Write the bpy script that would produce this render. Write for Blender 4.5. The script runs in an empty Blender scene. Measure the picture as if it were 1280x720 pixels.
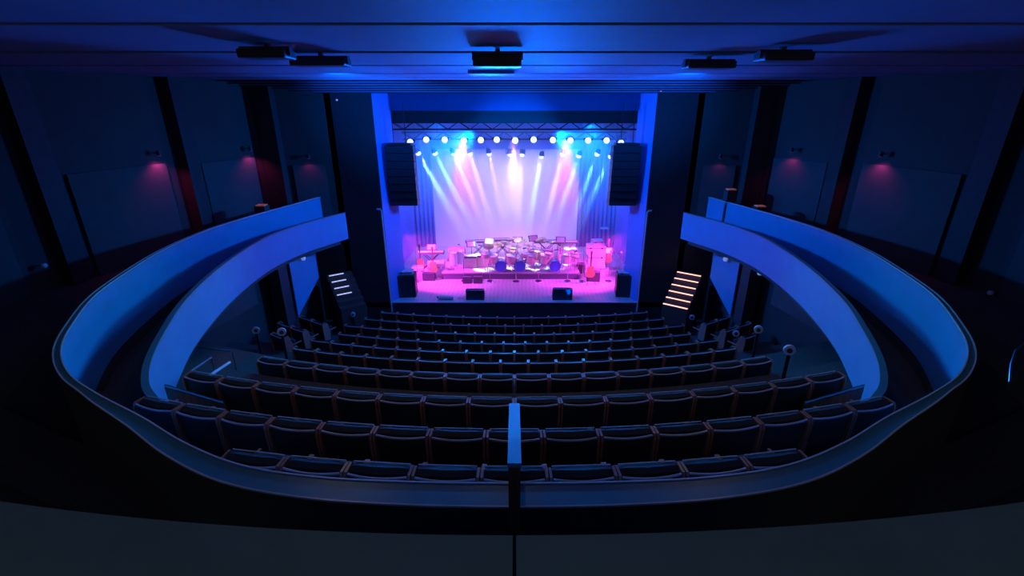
import bpy, bmesh, math, random
from mathutils import Vector, Matrix
random.seed(7)
PI = math.pi
ZO = 7.4                      # height of the camera above the orchestra floor; geometry below is written relative to the eye
sc = bpy.context.scene
C = sc.collection

# ------------------------------------------------------------------ materials
def mat(name, col, rough=0.6, metal=0.0, emit=None, es=0.0, noise=0.0, nscale=8.0, spec=0.5, bump=0.0, coat=0.0):
    m = bpy.data.materials.new(name); m.use_nodes = True
    nt = m.node_tree; b = nt.nodes['Principled BSDF']
    b.inputs['Base Color'].default_value = (*col, 1)
    b.inputs['Roughness'].default_value = rough
    b.inputs['Metallic'].default_value = metal
    b.inputs['Specular IOR Level'].default_value = spec
    b.inputs['Coat Weight'].default_value = coat
    if emit:
        b.inputs['Emission Color'].default_value = (*emit, 1)
        b.inputs['Emission Strength'].default_value = es
    if noise or bump:
        tc = nt.nodes.new('ShaderNodeTexCoord'); n = nt.nodes.new('ShaderNodeTexNoise')
        n.inputs['Scale'].default_value = nscale; n.inputs['Detail'].default_value = 5
        nt.links.new(tc.outputs['Object'], n.inputs['Vector'])
        if noise:
            r = nt.nodes.new('ShaderNodeValToRGB')
            r.color_ramp.elements[0].position = 0.3; r.color_ramp.elements[1].position = 0.75
            r.color_ramp.elements[0].color = (*[c*(1-noise) for c in col], 1)
            r.color_ramp.elements[1].color = (*[min(1, c*(1+noise)) for c in col], 1)
            nt.links.new(n.outputs['Fac'], r.inputs['Fac']); nt.links.new(r.outputs['Color'], b.inputs['Base Color'])
        if bump:
            bp = nt.nodes.new('ShaderNodeBump'); bp.inputs['Strength'].default_value = bump
            bp.inputs['Distance'].default_value = 0.02
            nt.links.new(n.outputs['Fac'], bp.inputs['Height']); nt.links.new(bp.outputs['Normal'], b.inputs['Normal'])
    return m
def wood(name, c1, c2, scale=3.0, rough=0.4):
    m = mat(name, c1, rough); nt = m.node_tree; b = nt.nodes['Principled BSDF']
    tc = nt.nodes.new('ShaderNodeTexCoord'); w = nt.nodes.new('ShaderNodeTexWave')
    w.inputs['Scale'].default_value = scale; w.inputs['Distortion'].default_value = 4; w.inputs['Detail'].default_value = 3
    r = nt.nodes.new('ShaderNodeValToRGB')
    r.color_ramp.elements[0].color = (*c1, 1); r.color_ramp.elements[1].color = (*c2, 1)
    nt.links.new(tc.outputs['Object'], w.inputs['Vector']); nt.links.new(w.outputs['Fac'], r.inputs['Fac'])
    nt.links.new(r.outputs['Color'], b.inputs['Base Color'])
    return m

M = {}
M['plaster'] = mat('painted_plaster', (.045, .27, .46), .55, noise=.06, nscale=3)
M['cap'] = mat('satin_cap', (.055, .21, .25), .38, noise=.08, nscale=5)
M['cap_trim'] = wood('cap_trim_wood', (.10, .06, .04), (.15, .09, .06), 6, .45)
M['bead'] = mat('polished_bead', (.55, .48, .46), .3, noise=.05)
M['ledge'] = mat('balcony_ledge', (.13, .23, .18), .6, noise=.1, nscale=4)
M['wall'] = mat('dark_teal_wall', (.034, .034, .026), .75, noise=.12, nscale=1.5)
M['panel'] = mat('acoustic_panel', (.06, .064, .055), .8, noise=.1, nscale=4, bump=.2)
M['pillar'] = mat('dark_pillar', (.03, .026, .024), .7, noise=.2)
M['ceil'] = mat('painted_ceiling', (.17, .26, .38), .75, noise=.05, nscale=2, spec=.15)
M['ceil_dark'] = mat('ceiling_void', (.02, .02, .02), .9)
M['floor'] = mat('dark_carpet', (.06, .062, .055), .9, noise=.25, nscale=20)
M['blackwall'] = mat('black_wall', (.04, .043, .042), .85, noise=.15)
M['stagefloor'] = wood('stage_floor', (.42, .36, .40), (.50, .43, .47), 2.0, .35)
M['stagefront'] = mat('stage_front_cloth', (.05, .06, .09), .8, noise=.1)
M['reveal'] = mat('proscenium_reveal', (.06, .18, .55), .6, noise=.05)
M['curtain'] = mat('stage_curtain', (.06, .13, .42), .85, noise=.1)
M['valance'] = mat('valance_cloth', (.03, .06, .18), .9)
M['border'] = mat('black_border_cloth', (.012, .016, .018), .95)
M['backdrop'] = mat('white_backdrop', (.78, .77, .80), .8, noise=.03, nscale=1)
M['black'] = mat('black_plastic', (.014, .017, .02), .5, noise=.1)
M['grille'] = mat('speaker_grille', (.020, .024, .03), .6, noise=.3, nscale=90)
M['monitor'] = mat('monitor_paint', (.03, .035, .06), .55, noise=.1)
M['metal'] = mat('steel', (.45, .45, .47), .3, 1.0)
M['dmetal'] = mat('black_steel', (.03, .032, .035), .4, .6)
M['chrome'] = mat('chrome', (.75, .75, .78), .15, 1.0)
M['brass'] = mat('cymbal_bronze', (.75, .6, .32), .25, 1.0)
M['fabric'] = mat('seat_fabric', (.02, .024, .025), .8, noise=.2, nscale=40)
M['shell'] = mat('seat_shell', (.035, .036, .035), .6)
M['trim'] = mat('highlight_trim', (.55, .6, .68), .38)  # pale tone that draws edge highlights on seats and parapet
M['seatwood'] = wood('seat_side_wood', (.42, .15, .09), (.52, .2, .13), 5, .35)
M['brownwood'] = wood('partition_wood', (.24, .13, .06), (.32, .18, .09), 3, .5)
M['strip_o'] = mat('warm_step_light', (1, .7, .45), emit=(1, .50, .26), es=1.6)
M['strip_w'] = mat('white_step_light', (.9, .9, .9), emit=(.9, .9, 1), es=.5)
M['stair'] = wood('stair_wood', (.09, .035, .025), (.13, .05, .035), 4, .6)
M['lens'] = mat('lamp_lens', (.9, .95, 1), emit=(.62, .84, 1), es=2.0)
M['lens_l'] = mat('lamp_lens_pale', (.9, .9, 1), emit=(.75, .80, 1), es=2.0)
M['disc'] = mat('pale_disc', (.62, .63, .70), .5)
M['smalllamp'] = mat('small_lamp', (.6, .65, .8), emit=(.28, .35, .8), es=.5)
M['redlamp'] = mat('red_indicator', (.8, .3, .25), emit=(1, .25, .2), es=2)
M['pinklamp'] = mat('pink_lamp', (.8, .2, .6), emit=(.9, .08, .5), es=.12)
M['warmlamp'] = mat('warm_lamp', (.8, .4, .2), emit=(1, .28, .10), es=.09)
M['drumwhite'] = mat('drum_head', (.8, .78, .74), .5)
M['drumblue'] = mat('drum_blue', (.04, .10, .55), .3, coat=.6)
M['drumred'] = mat('drum_cream', (.72, .58, .42), .35, coat=.4)
M['amp'] = mat('amp_cloth', (.62, .55, .45), .8, noise=.25, nscale=60)
M['ampdark'] = mat('amp_dark', (.07, .06, .09), .6)
M['case'] = mat('case_grey', (.5, .46, .5), .55)
M['keys'] = mat('white_keys', (.8, .8, .8), .35)
M['riser'] = mat('riser_deck', (.40, .36, .42), .55, noise=.1)
M['riserside'] = mat('riser_side', (.10, .08, .16), .7)
M['paper'] = mat('paper', (.45, .44, .46), .7)
M['guitar'] = wood('guitar_body', (.5, .2, .08), (.62, .28, .12), 6, .25)

# ------------------------------------------------------------------ mesh helpers
def nb(): return bmesh.new()
def box(bm, c, s, rot=None, bev=0.0):
    r = bmesh.ops.create_cube(bm, size=1.0); vs = r['verts']
    for v in vs: v.co = Vector((v.co.x*s[0], v.co.y*s[1], v.co.z*s[2]))
    if bev:
        es = list({e for v in vs for e in v.link_edges})
        rb = bmesh.ops.bevel(bm, geom=es, offset=bev, segments=2, affect='EDGES', profile=.6)
        vs = list({v for f in rb['faces'] for v in f.verts} | {v for v in vs if v.is_valid})
    mt = Matrix.Translation(Vector(c)) @ (rot.to_4x4() if rot else Matrix.Identity(4))
    for v in vs: v.co = mt @ v.co
    return vs
def cyl(bm, p0, p1, r0, r1=None, seg=12, caps=True):
    p0 = Vector(p0); p1 = Vector(p1); r1 = r0 if r1 is None else r1
    d = p1-p0; L = d.length
    r = bmesh.ops.create_cone(bm, cap_ends=caps, segments=seg, radius1=max(r0, 1e-4), radius2=max(r1, 1e-4), depth=L)
    q = Vector((0, 0, 1)).rotation_difference(d)
    mt = Matrix.Translation((p0+p1)/2) @ q.to_matrix().to_4x4()
    for v in r['verts']: v.co = mt @ v.co
    return r['verts']
def tube(bm, pts, r, seg=8):
    pts = [Vector(p) for p in pts]; rings = []
    for i, p in enumerate(pts):
        a = pts[max(i-1, 0)]; b = pts[min(i+1, len(pts)-1)]
        t = (b-a).normalized(); u = t.cross(Vector((0, 0, 1)))
        if u.length < .05: u = t.cross(Vector((1, 0, 0)))
        u.normalize(); w = t.cross(u)
        rings.append([bm.verts.new(p+u*r*math.cos(k*2*PI/seg)+w*r*math.sin(k*2*PI/seg)) for k in range(seg)])
    for a, b in zip(rings, rings[1:]):
        for k in range(seg): bm.faces.new((a[k], a[(k+1) % seg], b[(k+1) % seg], b[k]))
    bm.faces.new(rings[0][::-1]); bm.faces.new(rings[-1])
def lathe(bm, prof, c=(0, 0, 0), seg=20, rot=None):
    rings = []; c = Vector(c)
    for r, z in prof:
        ring = []
        for k in range(seg):
            v = Vector((max(r, 1e-4)*math.cos(k*2*PI/seg), max(r, 1e-4)*math.sin(k*2*PI/seg), z))
            if rot: v = rot @ v
            ring.append(bm.verts.new(v+c))
        rings.append(ring)
    for a, b in zip(rings, rings[1:]):
        for k in range(seg): bm.faces.new((a[k], a[(k+1) % seg], b[(k+1) % seg], b[k]))
    bm.faces.new(rings[0][::-1]); bm.faces.new(rings[-1])
def prism(bm, poly, vec):
    v = Vector(vec); a = [bm.verts.new(Vector(p)) for p in poly]; b = [bm.verts.new(Vector(p)+v) for p in poly]
    bm.faces.new(a[::-1]); bm.faces.new(b); n = len(a)
    for i in range(n): bm.faces.new((a[i], a[(i+1) % n], b[(i+1) % n], b[i]))
def sweep(bm, path, section, closed_sec=True):
    """path: (x,y) plan points; section: (offset outward, z) points; outward = away from the room's middle"""
    rings = []
    for i, p in enumerate(path):
        a = Vector(path[max(i-1, 0)]); b = Vector(path[min(i+1, len(path)-1)])
        t = (b-a).normalized(); n = Vector((t.y, -t.x))
        sec = section(p) if callable(section) else section
        rings.append([bm.verts.new((p[0]+n.x*o, p[1]+n.y*o, z)) for o, z in sec])
    m = len(rings[0])
    for a, b in zip(rings, rings[1:]):
        for k in range(m if closed_sec else m-1):
            bm.faces.new((a[k], a[(k+1) % m], b[(k+1) % m], b[k]))
    if closed_sec: bm.faces.new(rings[0][::-1]); bm.faces.new(rings[-1])
def obj(name, bm, m, parent=None, smooth=False, kind=None):
    bmesh.ops.recalc_face_normals(bm, faces=bm.faces)
    me = bpy.data.meshes.new(name); bm.to_mesh(me); bm.free()
    if smooth:
        for p in me.polygons: p.use_smooth = True
        try: me.set_sharp_from_angle(angle=math.radians(35))
        except Exception: pass
    ms = m if isinstance(m, (list, tuple)) else [m]
    for x in ms: me.materials.append(x)
    o = bpy.data.objects.new(name, me); C.objects.link(o)
    if parent: o.parent = parent
    if kind: o['kind'] = kind
    return o
def tag(o, label, cat, group=None):
    o['label'] = label; o['category'] = cat
    if group: o['group'] = group
    return o
def thing(name, label, cat, loc=(0, 0, 0), rz=0, group=None):
    o = bpy.data.objects.new(name, None); C.objects.link(o); o.location = loc; o.rotation_euler = (0, 0, rz)
    o.empty_display_size = .1
    return tag(o, label, cat, group)
def struct(name, bm, m, smooth=False): return obj(name, bm, m, None, smooth, 'structure')
KIDS = {}
def dup(root, loc, rot, label, group=None):
    if root not in KIDS: KIDS[root] = [(c, list(c.children)) for c in root.children]
    r = root.copy(); C.objects.link(r); r.location = loc
    r.rotation_euler = (0, 0, rot) if isinstance(rot, (int, float)) else rot
    r['label'] = label
    if group: r['group'] = group
    for ch, gs in KIDS[root]:
        c = ch.copy(); C.objects.link(c); c.parent = r
        for g in gs:
            d = g.copy(); C.objects.link(d); d.parent = c
    return r
class Proto:
    """first placing moves the prototype itself, later ones copy it"""
    def __init__(s, root): s.root = root; s.used = False
    def put(s, loc, rot, label, group=None):
        if not s.used:
            KIDS[s.root] = [(c, list(c.children)) for c in s.root.children]
            s.used = True; o = s.root; o.location = loc
            o.rotation_euler = (0, 0, rot) if isinstance(rot, (int, float)) else rot
            o['label'] = label
            if group: o['group'] = group
            return o
        return dup(s.root, loc, rot, label, group)
ORD = ['zeroth', 'first', 'second', 'third', 'fourth', 'fifth', 'sixth', 'seventh', 'eighth', 'ninth', 'tenth', 'eleventh', 'twelfth', 'thirteenth', 'fourteenth']
def smoothpath(pts, n=6):
    out = []
    for i in range(len(pts)-1):
        p0 = Vector(pts[max(i-1, 0)]); p1 = Vector(pts[i]); p2 = Vector(pts[i+1]); p3 = Vector(pts[min(i+2, len(pts)-1)])
        for k in range(n):
            t = k/n
            out.append(tuple(.5*((2*p1)+(-p0+p2)*t+(2*p0-5*p1+4*p2-p3)*t*t+(-p0+3*p1-3*p2+p3)*t**3)))
    out.append(tuple(pts[-1])); return out

# ------------------------------------------------------------------ plan of the room
RING1 = [(0, 2.93), (.8, 2.945), (1.6, 3.0), (2.3, 3.14), (2.95, 3.42), (3.6, 3.79), (4.4, 4.21), (5.05, 4.62), (5.65, 5.2), (6.15, 5.95),
         (6.7, 7.0), (7.1, 8.3), (7.38, 9.6), (7.46, 11.2), (7.25, 12.6), (6.92, 13.9), (6.45, 15.7)]
RING2 = [(4.2, 4.72), (4.55, 5.05), (4.95, 5.65), (5.38, 6.55), (5.87, 7.8), (6.28, 9.45), (6.5, 11.1), (6.5, 12.4), (6.2, 13.7), (5.5, 15.2)]
r1 = smoothpath(RING1); r2 = smoothpath(RING2)
def mir(p): return [(-x, y) for x, y in p]
full1 = mir(r1)[::-1] + r1[1:]
def ring_x(ring, y):
    for a, b in zip(ring, ring[1:]):
        if a[1] <= y <= b[1]: return a[0]+(b[0]-a[0])*(y-a[1])/max(b[1]-a[1], 1e-6)
    return ring[-1][0] if y > ring[-1][1] else ring[0][0]
# parapet 1: one continuous horseshoe
def offs(path, o):
    out = []
    for i, p in enumerate(path):
        a = Vector(path[max(i-1, 0)]); b = Vector(path[min(i+1, len(path)-1)]); t = (b-a).normalized()
        out.append((p[0]+t.y*o, p[1]-t.x*o))
    return out
def wid(x): return .045+.165*max(0, 1-(abs(x)/4.6)**2)
t = thing('horseshoe_parapet', 'tall pale blue-lit curved parapet sweeping round the back of all seat rows', 'parapet', (0, 0, 0))
bm = nb(); sweep(bm, full1, lambda p: [(0, -3.87), (0, -2.835), (wid(p[0]), -2.835), (wid(p[0]), -3.87)]); obj('parapet_wall', bm, M['plaster'], t, True)
bm = nb(); sweep(bm, full1, lambda p: [(-.015, -2.835), (-.015, -2.80), (wid(p[0]), -2.80), (wid(p[0]), -2.835)]); obj('parapet_cap', bm, M['cap'], t, True)
bm = nb(); sweep(bm, full1, lambda p: [(wid(p[0])+.002, -2.806), (wid(p[0])+.002, -2.790), (wid(p[0])+.016, -2.790), (wid(p[0])+.016, -2.806)]); obj('outer_edge_strip', bm, M['bead'], t, True)['label'] = 'thin pale outer edge strip'
bm = nb(); sweep(bm, full1, lambda p: [(-.024, -2.806), (-.024, -2.790), (-.010, -2.790), (-.010, -2.806)]); obj('inner_edge_highlight', bm, M['trim'], t, True)['label'] = 'thin pale strip drawing the lit inner edge'  # pale strip added to draw the highlight along the parapet top
bm = nb(); sweep(bm, full1, lambda p: [(wid(p[0])+.002, -3.87), (wid(p[0])+.002, -2.81), (wid(p[0])+.02, -2.81), (wid(p[0])+.02, -3.87)]); obj('outer_shade_facing', bm, M['blackwall'], t, True)['label'] = 'outer face darkened as shade'  # dark layer painting the shade on the side away from the stage
# parapet 2 (lower, inner), one per side
for s, nm in ((-1, 'white-lit'), (1, 'orange-lit')):
    p = r2 if s == 1 else mir(r2)[::-1]
    t = thing('inner_parapet', 'narrow blue-lit curved parapet, inner and lower, ending towards the %s stairs' % nm, 'parapet', (0, 0, 0))
    bm = nb(); sweep(bm, p, [(0, -4.08), (0, -3.23), (.06, -3.23), (.06, -4.08)]); obj('parapet_wall', bm, M['plaster'], t, True)
    bm = nb(); sweep(bm, p, [(-.012, -3.23), (-.012, -3.20), (.07, -3.20), (.07, -3.23)]); obj('parapet_cap', bm, M['cap'], t, True)
    # box floor between the two parapets
    bm = nb()
    ys = [5.4+.4*k for k in range(26)]
    lo = [[bm.verts.new((s*(ring_x(r2, y)+.1), y, z)) for y in ys if y < 15.3] for z in (-4.10, -4.22)]
    hi = [[bm.verts.new((s*(ring_x(r1, y)+.1), y, z)) for y in ys if y < 15.3] for z in (-4.10, -4.22)]
    for k in range(len(lo[0])-1):
        bm.faces.new((lo[0][k], lo[0][k+1], hi[0][k+1], hi[0][k])); bm.faces.new((lo[1][k], hi[1][k], hi[1][k+1], lo[1][k+1]))
        bm.faces.new((lo[0][k], lo[1][k], lo[1][k+1], lo[0][k+1])); bm.faces.new((hi[0][k], hi[0][k+1], hi[1][k+1], hi[1][k]))
    struct('floor_box_%s' % ('left' if s < 0 else 'right'), bm, M['floor'])

# rows: (y of the back top at the middle, z of the back top)
ROWS = [(3.07, -2.83), (3.85, -3.05), (4.93, -3.40), (6.67, -4.12), (8.42, -4.84), (9.83, -5.39), (10.97, -5.74), (12.13, -6.06), (13.22, -6.31), (14.2, -6.48)]
SH = .92
def rowy(i, x): 
    R = 15+(ROWS[i][0]-3.7)*.75
    return ROWS[i][0]+R-math.sqrt(R*R-x*x)
# stepped orchestra floor
bm = nb()
xs = [-8.4+.4*k for k in range(43)]
prof = []
for i, (y, z) in enumerate(ROWS):
    fz = z-SH
    prof.append((i, -.16, fz)); 
nrow = len(ROWS)
grid = []
for x in xs:
    col = []
    xc = max(-7.2, min(7.2, x))
    for i in range(nrow):
        y0 = rowy(i, xc)-.16; fz = ROWS[i][1]-SH
        if i == 0: col.append((x, y0-.02, fz))
        else:
            col.append((x, y0, ROWS[i-1][1]-SH)); col.append((x, y0, fz))
    col.append((x, 16.3 if i else 0, -7.4)); col[-1] = (x, max(16.3, rowy(nrow-1, xc)+.3), -7.4)
    grid.append([bm.verts.new(v) for v in col])
for a, b in zip(grid, grid[1:]):
    for k in range(len(a)-1): bm.faces.new((a[k], a[k+1], b[k+1], b[k]))
struct('floor', bm, M['floor'])

# lower side walls under the outer parapet
for s, nm in ((-1, 'left'), (1, 'right')):
    p = [q for q in r1 if 4.3 < q[1] < 14.0]; p = p+[(6.95, 14.6), (6.98, 16.0)]
    p = p if s == 1 else mir(p)[::-1]
    bm = nb(); sweep(bm, p, [(.02, -7.4), (.02, -3.88), (.2, -3.88), (.2, -7.4)]); struct('wall_lower_%s' % nm, bm, M['wall'], True)
    # terrace floor behind the parapet
    bm = nb(); ys = [2.95+.35*k for k in range(38)]
    a = [bm.verts.new((s*(ring_x(r1, y)+.2), y, -3.87)) for y in ys]; b = [bm.verts.new((s*10.4, y, -3.6)) for y in ys]
    for k in range(len(ys)-1): bm.faces.new((a[k], a[k+1], b[k+1], b[k]))
    struct('floor_terrace_%s' % nm, bm, M['floor'])
# back terrace (cross aisle) under the camera
bm = nb(); box(bm, (0, .3, -3.92), (20, 4.6, .1)); struct('floor_cross_aisle', bm, M['floor'])

# near balcony ledge in front of the camera
t = thing('balcony_ledge', 'wide dark curved balcony ledge with a seam, lowest thing in view', 'ledge', (0, 0, 0))
def arcpts(y0, R, x0, x1, n=24): return [(x0+(x1-x0)*k/n, y0+R-math.sqrt(R*R-(x0+(x1-x0)*k/n)**2)) for k in range(n+1)]
for x0, x1 in ((-2.6, -.004), (.004, 2.6)):
    ap = arcpts(.88, 9, x0, x1)
    bm = nb(); sweep(bm, ap, [(0, -1.06), (0, -1.0), (.62, -1.0), (.62, -1.06)]); obj('ledge_top', bm, M['ledge'], t)
    bm = nb(); sweep(bm, ap, [(.03, -2.2), (.03, -1.06), (.15, -1.06), (.15, -2.2)]); obj('ledge_front', bm, M['blackwall'], t)
bm = nb(); box(bm, (0, .35, -3.05), (12, 1.0, 1.6)); struct('wall_back', bm, M['blackwall'])

# centre divider fin
t = thing('aisle_divider', 'thin upright divider with sloping pale blue top standing behind the centre back seat', 'divider', (0, 0, 0))
bm = nb(); prism(bm, [(-.042, 2.62, -3.85), (-.042, 2.62, -2.32), (-.042, 2.93, -2.38), (-.042, 3.66, -2.58), (-.042, 3.66, -3.0), (-.042, 2.93, -3.0), (-.042, 2.90, -3.85)], (.084, 0, 0)); obj('divider_board', bm, M['cap_trim'], t)
bm = nb(); prism(bm, [(-.048, 2.60, -2.325), (-.048, 2.60, -2.29), (-.048, 2.93, -2.35), (-.048, 3.68, -2.55), (-.048, 3.68, -2.59), (-.048, 2.93, -2.385)], (.096, 0, 0)); obj('divider_cap', bm, M['plaster'], t)['label'] = 'pale sloping cap'

# ------------------------------------------------------------------ side walls with panels and pillars
WP = [(10.0, -1.2), (10.0, 4.0), (10.0, 9.2), (9.05, 12.6), (8.0, 15.0), (6.0, 16.0)]
def seglerp(a, b, k): return (a[0]+(b[0]-a[0])*k, a[1]+(b[1]-a[1])*k)
for s, nm, stn in ((-1, 'left', 'white-lit'), (1, 'right', 'orange-lit')):
    bm = nb(); p = [(s*x, y) for x, y in WP]; p = p if s == 1 else p[::-1]
    sweep(bm, p, [(.0, -3.9), (.0, 1.2), (.25, 1.2), (.25, -3.9)]); struct('wall_%s' % nm, bm, M['wall'])
    # panels: lower acoustic boards standing slightly proud, each between two pillars
    def board(A, B, z0, z1, name, m, th, label, cat):
        A = Vector((s*A[0], A[1], 0)); B = Vector((s*B[0], B[1], 0)); d = (B-A).normalized()
        n = Vector((-d.y, d.x, 0)); 
        if n.x*s > 0: n = -n
        bm = nb(); prism(bm, [A+n*.005+Vector((0, 0, z0)), B+n*.005+Vector((0, 0, z0)), B+n*.005+Vector((0, 0, z1)), A+n*.005+Vector((0, 0, z1))], n*th)
        o = obj(name, bm, m); tag(o, label, cat); return A, B, n
    W = WP
    spots = [((10.0, 5.2), (10.0, 9.0), 'closest to the balcony'), (seglerp(W[2], W[3], .34), seglerp(W[2], W[3], .985), 'in the middle of the side wall'),
             (seglerp(W[3], W[4], .34), seglerp(W[3], W[4], .985), 'second from the stage'), (seglerp(W[4], W[5], .46), seglerp(W[4], W[5], .9), 'beside the stage')]
    for k, (A, B, wh) in enumerate(spots):
        zt = (-1.2, -1.36, -1.45, -1.75)[k]
        A2, B2, n = board(A, B, -3.8, zt, 'wall_panel', M['panel'], .06, 'dark wall panel %s, %s stairs side' % (wh, stn), 'wall panel')
        if k == 0: continue
        fr = (.78 if s > 0 else .90, .62 if s > 0 else .88, .5)[k-1]
        q = A2+(B2-A2)*fr+n*.2+Vector((0, 0, zt+.22))
        lt = thing('wall_light', 'small pink wall light over the panel %s, %s side' % (wh, stn), 'light', q)
        bm = nb(); cyl(bm, (0, 0, 0), (0, 0, .12), .055, .045, 14); obj('lamp_body', bm, M['dmetal'], lt, True)
        bm = nb(); cyl(bm, (0, 0, -.006), (0, 0, 0), .045, seg=14); obj('lamp_glass', bm, M['pinklamp'], lt)
        bm = nb(); dd = -n; cyl(bm, (0, 0, .06), tuple(Vector((0, 0, .06))+dd*.19), .012); obj('bracket', bm, M['dmetal'], lt)
        L = bpy.data.lights.new('pink_wash', 'SPOT'); L.energy = (32, 20, 5)[k-1]*(1.25 if s < 0 else .8); L.color = (.95, .06, .42); L.spot_size = math.radians(125); L.spot_blend = 1; L.shadow_soft_size = .05
        lo = bpy.data.objects.new('pink_wash', L); C.objects.link(lo); lo.parent = lt; lo.location = (0, 0, -.03)
    for k, (x, y) in enumerate(((10.0, 4.9), seglerp(W[2], W[3], .22), seglerp(W[3], W[4], .22), seglerp(W[4], W[5], .30))):
        bm = nb(); w = .26
        prism(bm, [(s*(x+.1)-w, y-w, -3.85), (s*(x+.1)+w, y-w, -3.85), (s*(x+.1)+w, y+w, -3.85), (s*(x+.1)-w, y+w, -3.85)], (0, 0, 4.6))
        tag(obj('wall_pillar', bm, M['pillar']), 'dark square pillar, %s from the balcony on the wall above the %s stairs' % (ORD[k+1], stn), 'pillar')

# ------------------------------------------------------------------ ceiling with open grooves
edges = [-1.0, 1.6, 4.84, 7.2, 9.45, 11.7, 13.2, 14.3]
bm = nb()
for a, b in zip(edges, edges[1:]):
    g0 = {1.6: .05, 4.84: .08, 7.2: .13}.get(a, .10); g1 = {1.6: .05, 4.84: .08, 7.2: .13}.get(b, .10)
    dz = .0
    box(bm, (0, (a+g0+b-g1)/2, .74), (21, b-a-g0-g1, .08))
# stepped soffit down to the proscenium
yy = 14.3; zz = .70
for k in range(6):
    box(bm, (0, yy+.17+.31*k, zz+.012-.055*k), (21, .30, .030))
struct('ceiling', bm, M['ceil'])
bm = nb()
for k in range(6): box(bm, (0, yy+.03+.31*k, zz-.017-.055*k), (21, .02, .026))
struct('trim_soffit_battens', bm, M['ceil_dark'])
bm = nb(); box(bm, (0, 7.5, 1.1), (21, 18, .1)); struct('ceiling_void', bm, M['ceil_dark'])

# ceiling fixtures
def unproj(px, py, Z=None, Y=None, X=None, f=590, th=math.radians(21)):
    c, s = math.cos(th), math.sin(th); u = (px-643)/f; t = (py-360)/f
    if Z is not None: d = -Z/(s+t*c)
    elif Y is not None: d = Y/(c-t*s)
    else: d = X/u
    return Vector((u*d, d*(c-t*s), -d*(s+t*c)))
def fixture(px, py, w, h, label, glow=False):
    p = unproj(px, py, Z=.52); 
    t = thing('ceiling_projector', label, 'ceiling light', (p.x, p.y, .66))
    bm = nb(); box(bm, (0, 0, -.03-h/2), (w, .34, h), bev=.02); obj('housing', bm, M['black'], t)
    bm = nb(); box(bm, (0, .04, .0), (.06, .06, .10)); obj('hanger', bm, M['dmetal'], t)
    bm = nb(); box(bm, (0, .178, -.03-h/2), (w*.8, .012, h*.7)); obj('front_glass', bm, M['trim'], t)
    bm = nb()
    for q in (-1, 1): box(bm, (q*(w*.5+.008), 0, -.05), (.02, .1, .10))
    box(bm, (0, 0, -.012), (w+.03, .1, .026)); obj('yoke', bm, M['dmetal'], t)
    L = bpy.data.lights.new('projector_fill', 'SPOT'); L.energy = 20; L.color = (1, .88, .68); L.spot_size = math.radians(160); L.spot_blend = 1; L.shadow_soft_size = .08  # warm fill added below the housing to lift dark areas
    lo = bpy.data.objects.new('projector_fill', L); C.objects.link(lo); lo.parent = t; lo.location = (0, 0, -.07-h)
fixture(622, 80, .62, .15, 'large black ceiling projector on the centre line under the second groove')
fixture(335, 75, .55, .10, 'black ceiling projector high above the white-lit stairs side parapet, outer one')
fixture(402, 84, .75, .10, 'black ceiling projector between the centre one and the outer one, white-lit stairs side')
fixture(885, 87, .70, .10, 'black ceiling projector between the centre one and the outer one, orange-lit stairs side')
fixture(978, 78, .60, .10, 'black ceiling projector high above the orange-lit stairs side parapet, outer one')
p = unproj(615, 92, Z=.66)
t = thing('ceiling_panel_light', 'flat pale blue-lit rectangular tray on the ceiling just past the centre projector', 'ceiling tray', (p.x, p.y, .66))
bm = nb(); box(bm, (0, 0, .0), (.95, .9, .06), bev=.01); obj('tray', bm, M['plaster'], t)
bm = nb(); box(bm, (0, 0, .03), (.5, .1, .03)); obj('hanger', bm, M['dmetal'], t)
t = tag(obj('red_indicator_lamp', (lambda b: (lathe(b, [(0, -.03), (.025, -.02), (.03, 0), (0, .02)], (0, 0, 0), 12), b)[1])(nb()), M['redlamp']), 'tiny red indicator lamp under the ceiling by the proscenium corner', 'indicator lamp')
t.location = unproj(826, 114, Y=15.9)

# ------------------------------------------------------------------ proscenium and stage house
HW = 4.5; SF = -6.70; SY = 16.0; BY = 23.45
for s, nm in ((-1, 'left'), (1, 'right')):
    bm = nb(); box(bm, (s*(HW+3.6), SY+.15, -3.2), (7.2, .3, 8.6)); struct('wall_proscenium_%s' % nm, bm, M['blackwall'])
    bm = nb(); prism(bm, [(s*(HW+.01), SY+.02, -7.4), (s*(HW-.36), SY+.85, -7.4), (s*(HW+.2), SY+.85, -7.4), (s*(HW+.2), SY+.31, -7.4)], (0, 0, 8.3)); struct('trim_reveal_%s' % nm, bm, M['reveal'])
    bm = nb(); box(bm, (s*5.9, 20, -3.2), (.2, 8.0, 8.6)); struct('wall_stage_%s' % nm, bm, M['blackwall'])
bm = nb(); box(bm, (0, BY+.5, -3.2), (12, .2, 8.6)); struct('wall_stage_back', bm, M['blackwall'])
bm = nb(); box(bm, (0, 20, 1.0), (12, 8, .2)); struct('ceiling_stage', bm, M['ceil_dark'])
bm = nb(); box(bm, (0, SY+.2, .72), (21, .5, .55)); struct('trim_proscenium_head', bm, M['blackwall'])
bm = nb(); box(bm, (0, (SY+BY+.6)/2, SF-.1), (11.8, BY+.6-SY, .2)); 
struct('floor_stage', bm, M['stagefloor'])
bm = nb(); box(bm, (0, SY-.03, SF-.36), (2*HW+.1, .06, .69)); struct('wall_stage_front', bm, M['stagefront'])
bm = nb(); box(bm, (0, SY-.035, SF+.012), (2*HW, .1, .03)); struct('trim_stage_lip', bm, M['case'])

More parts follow.
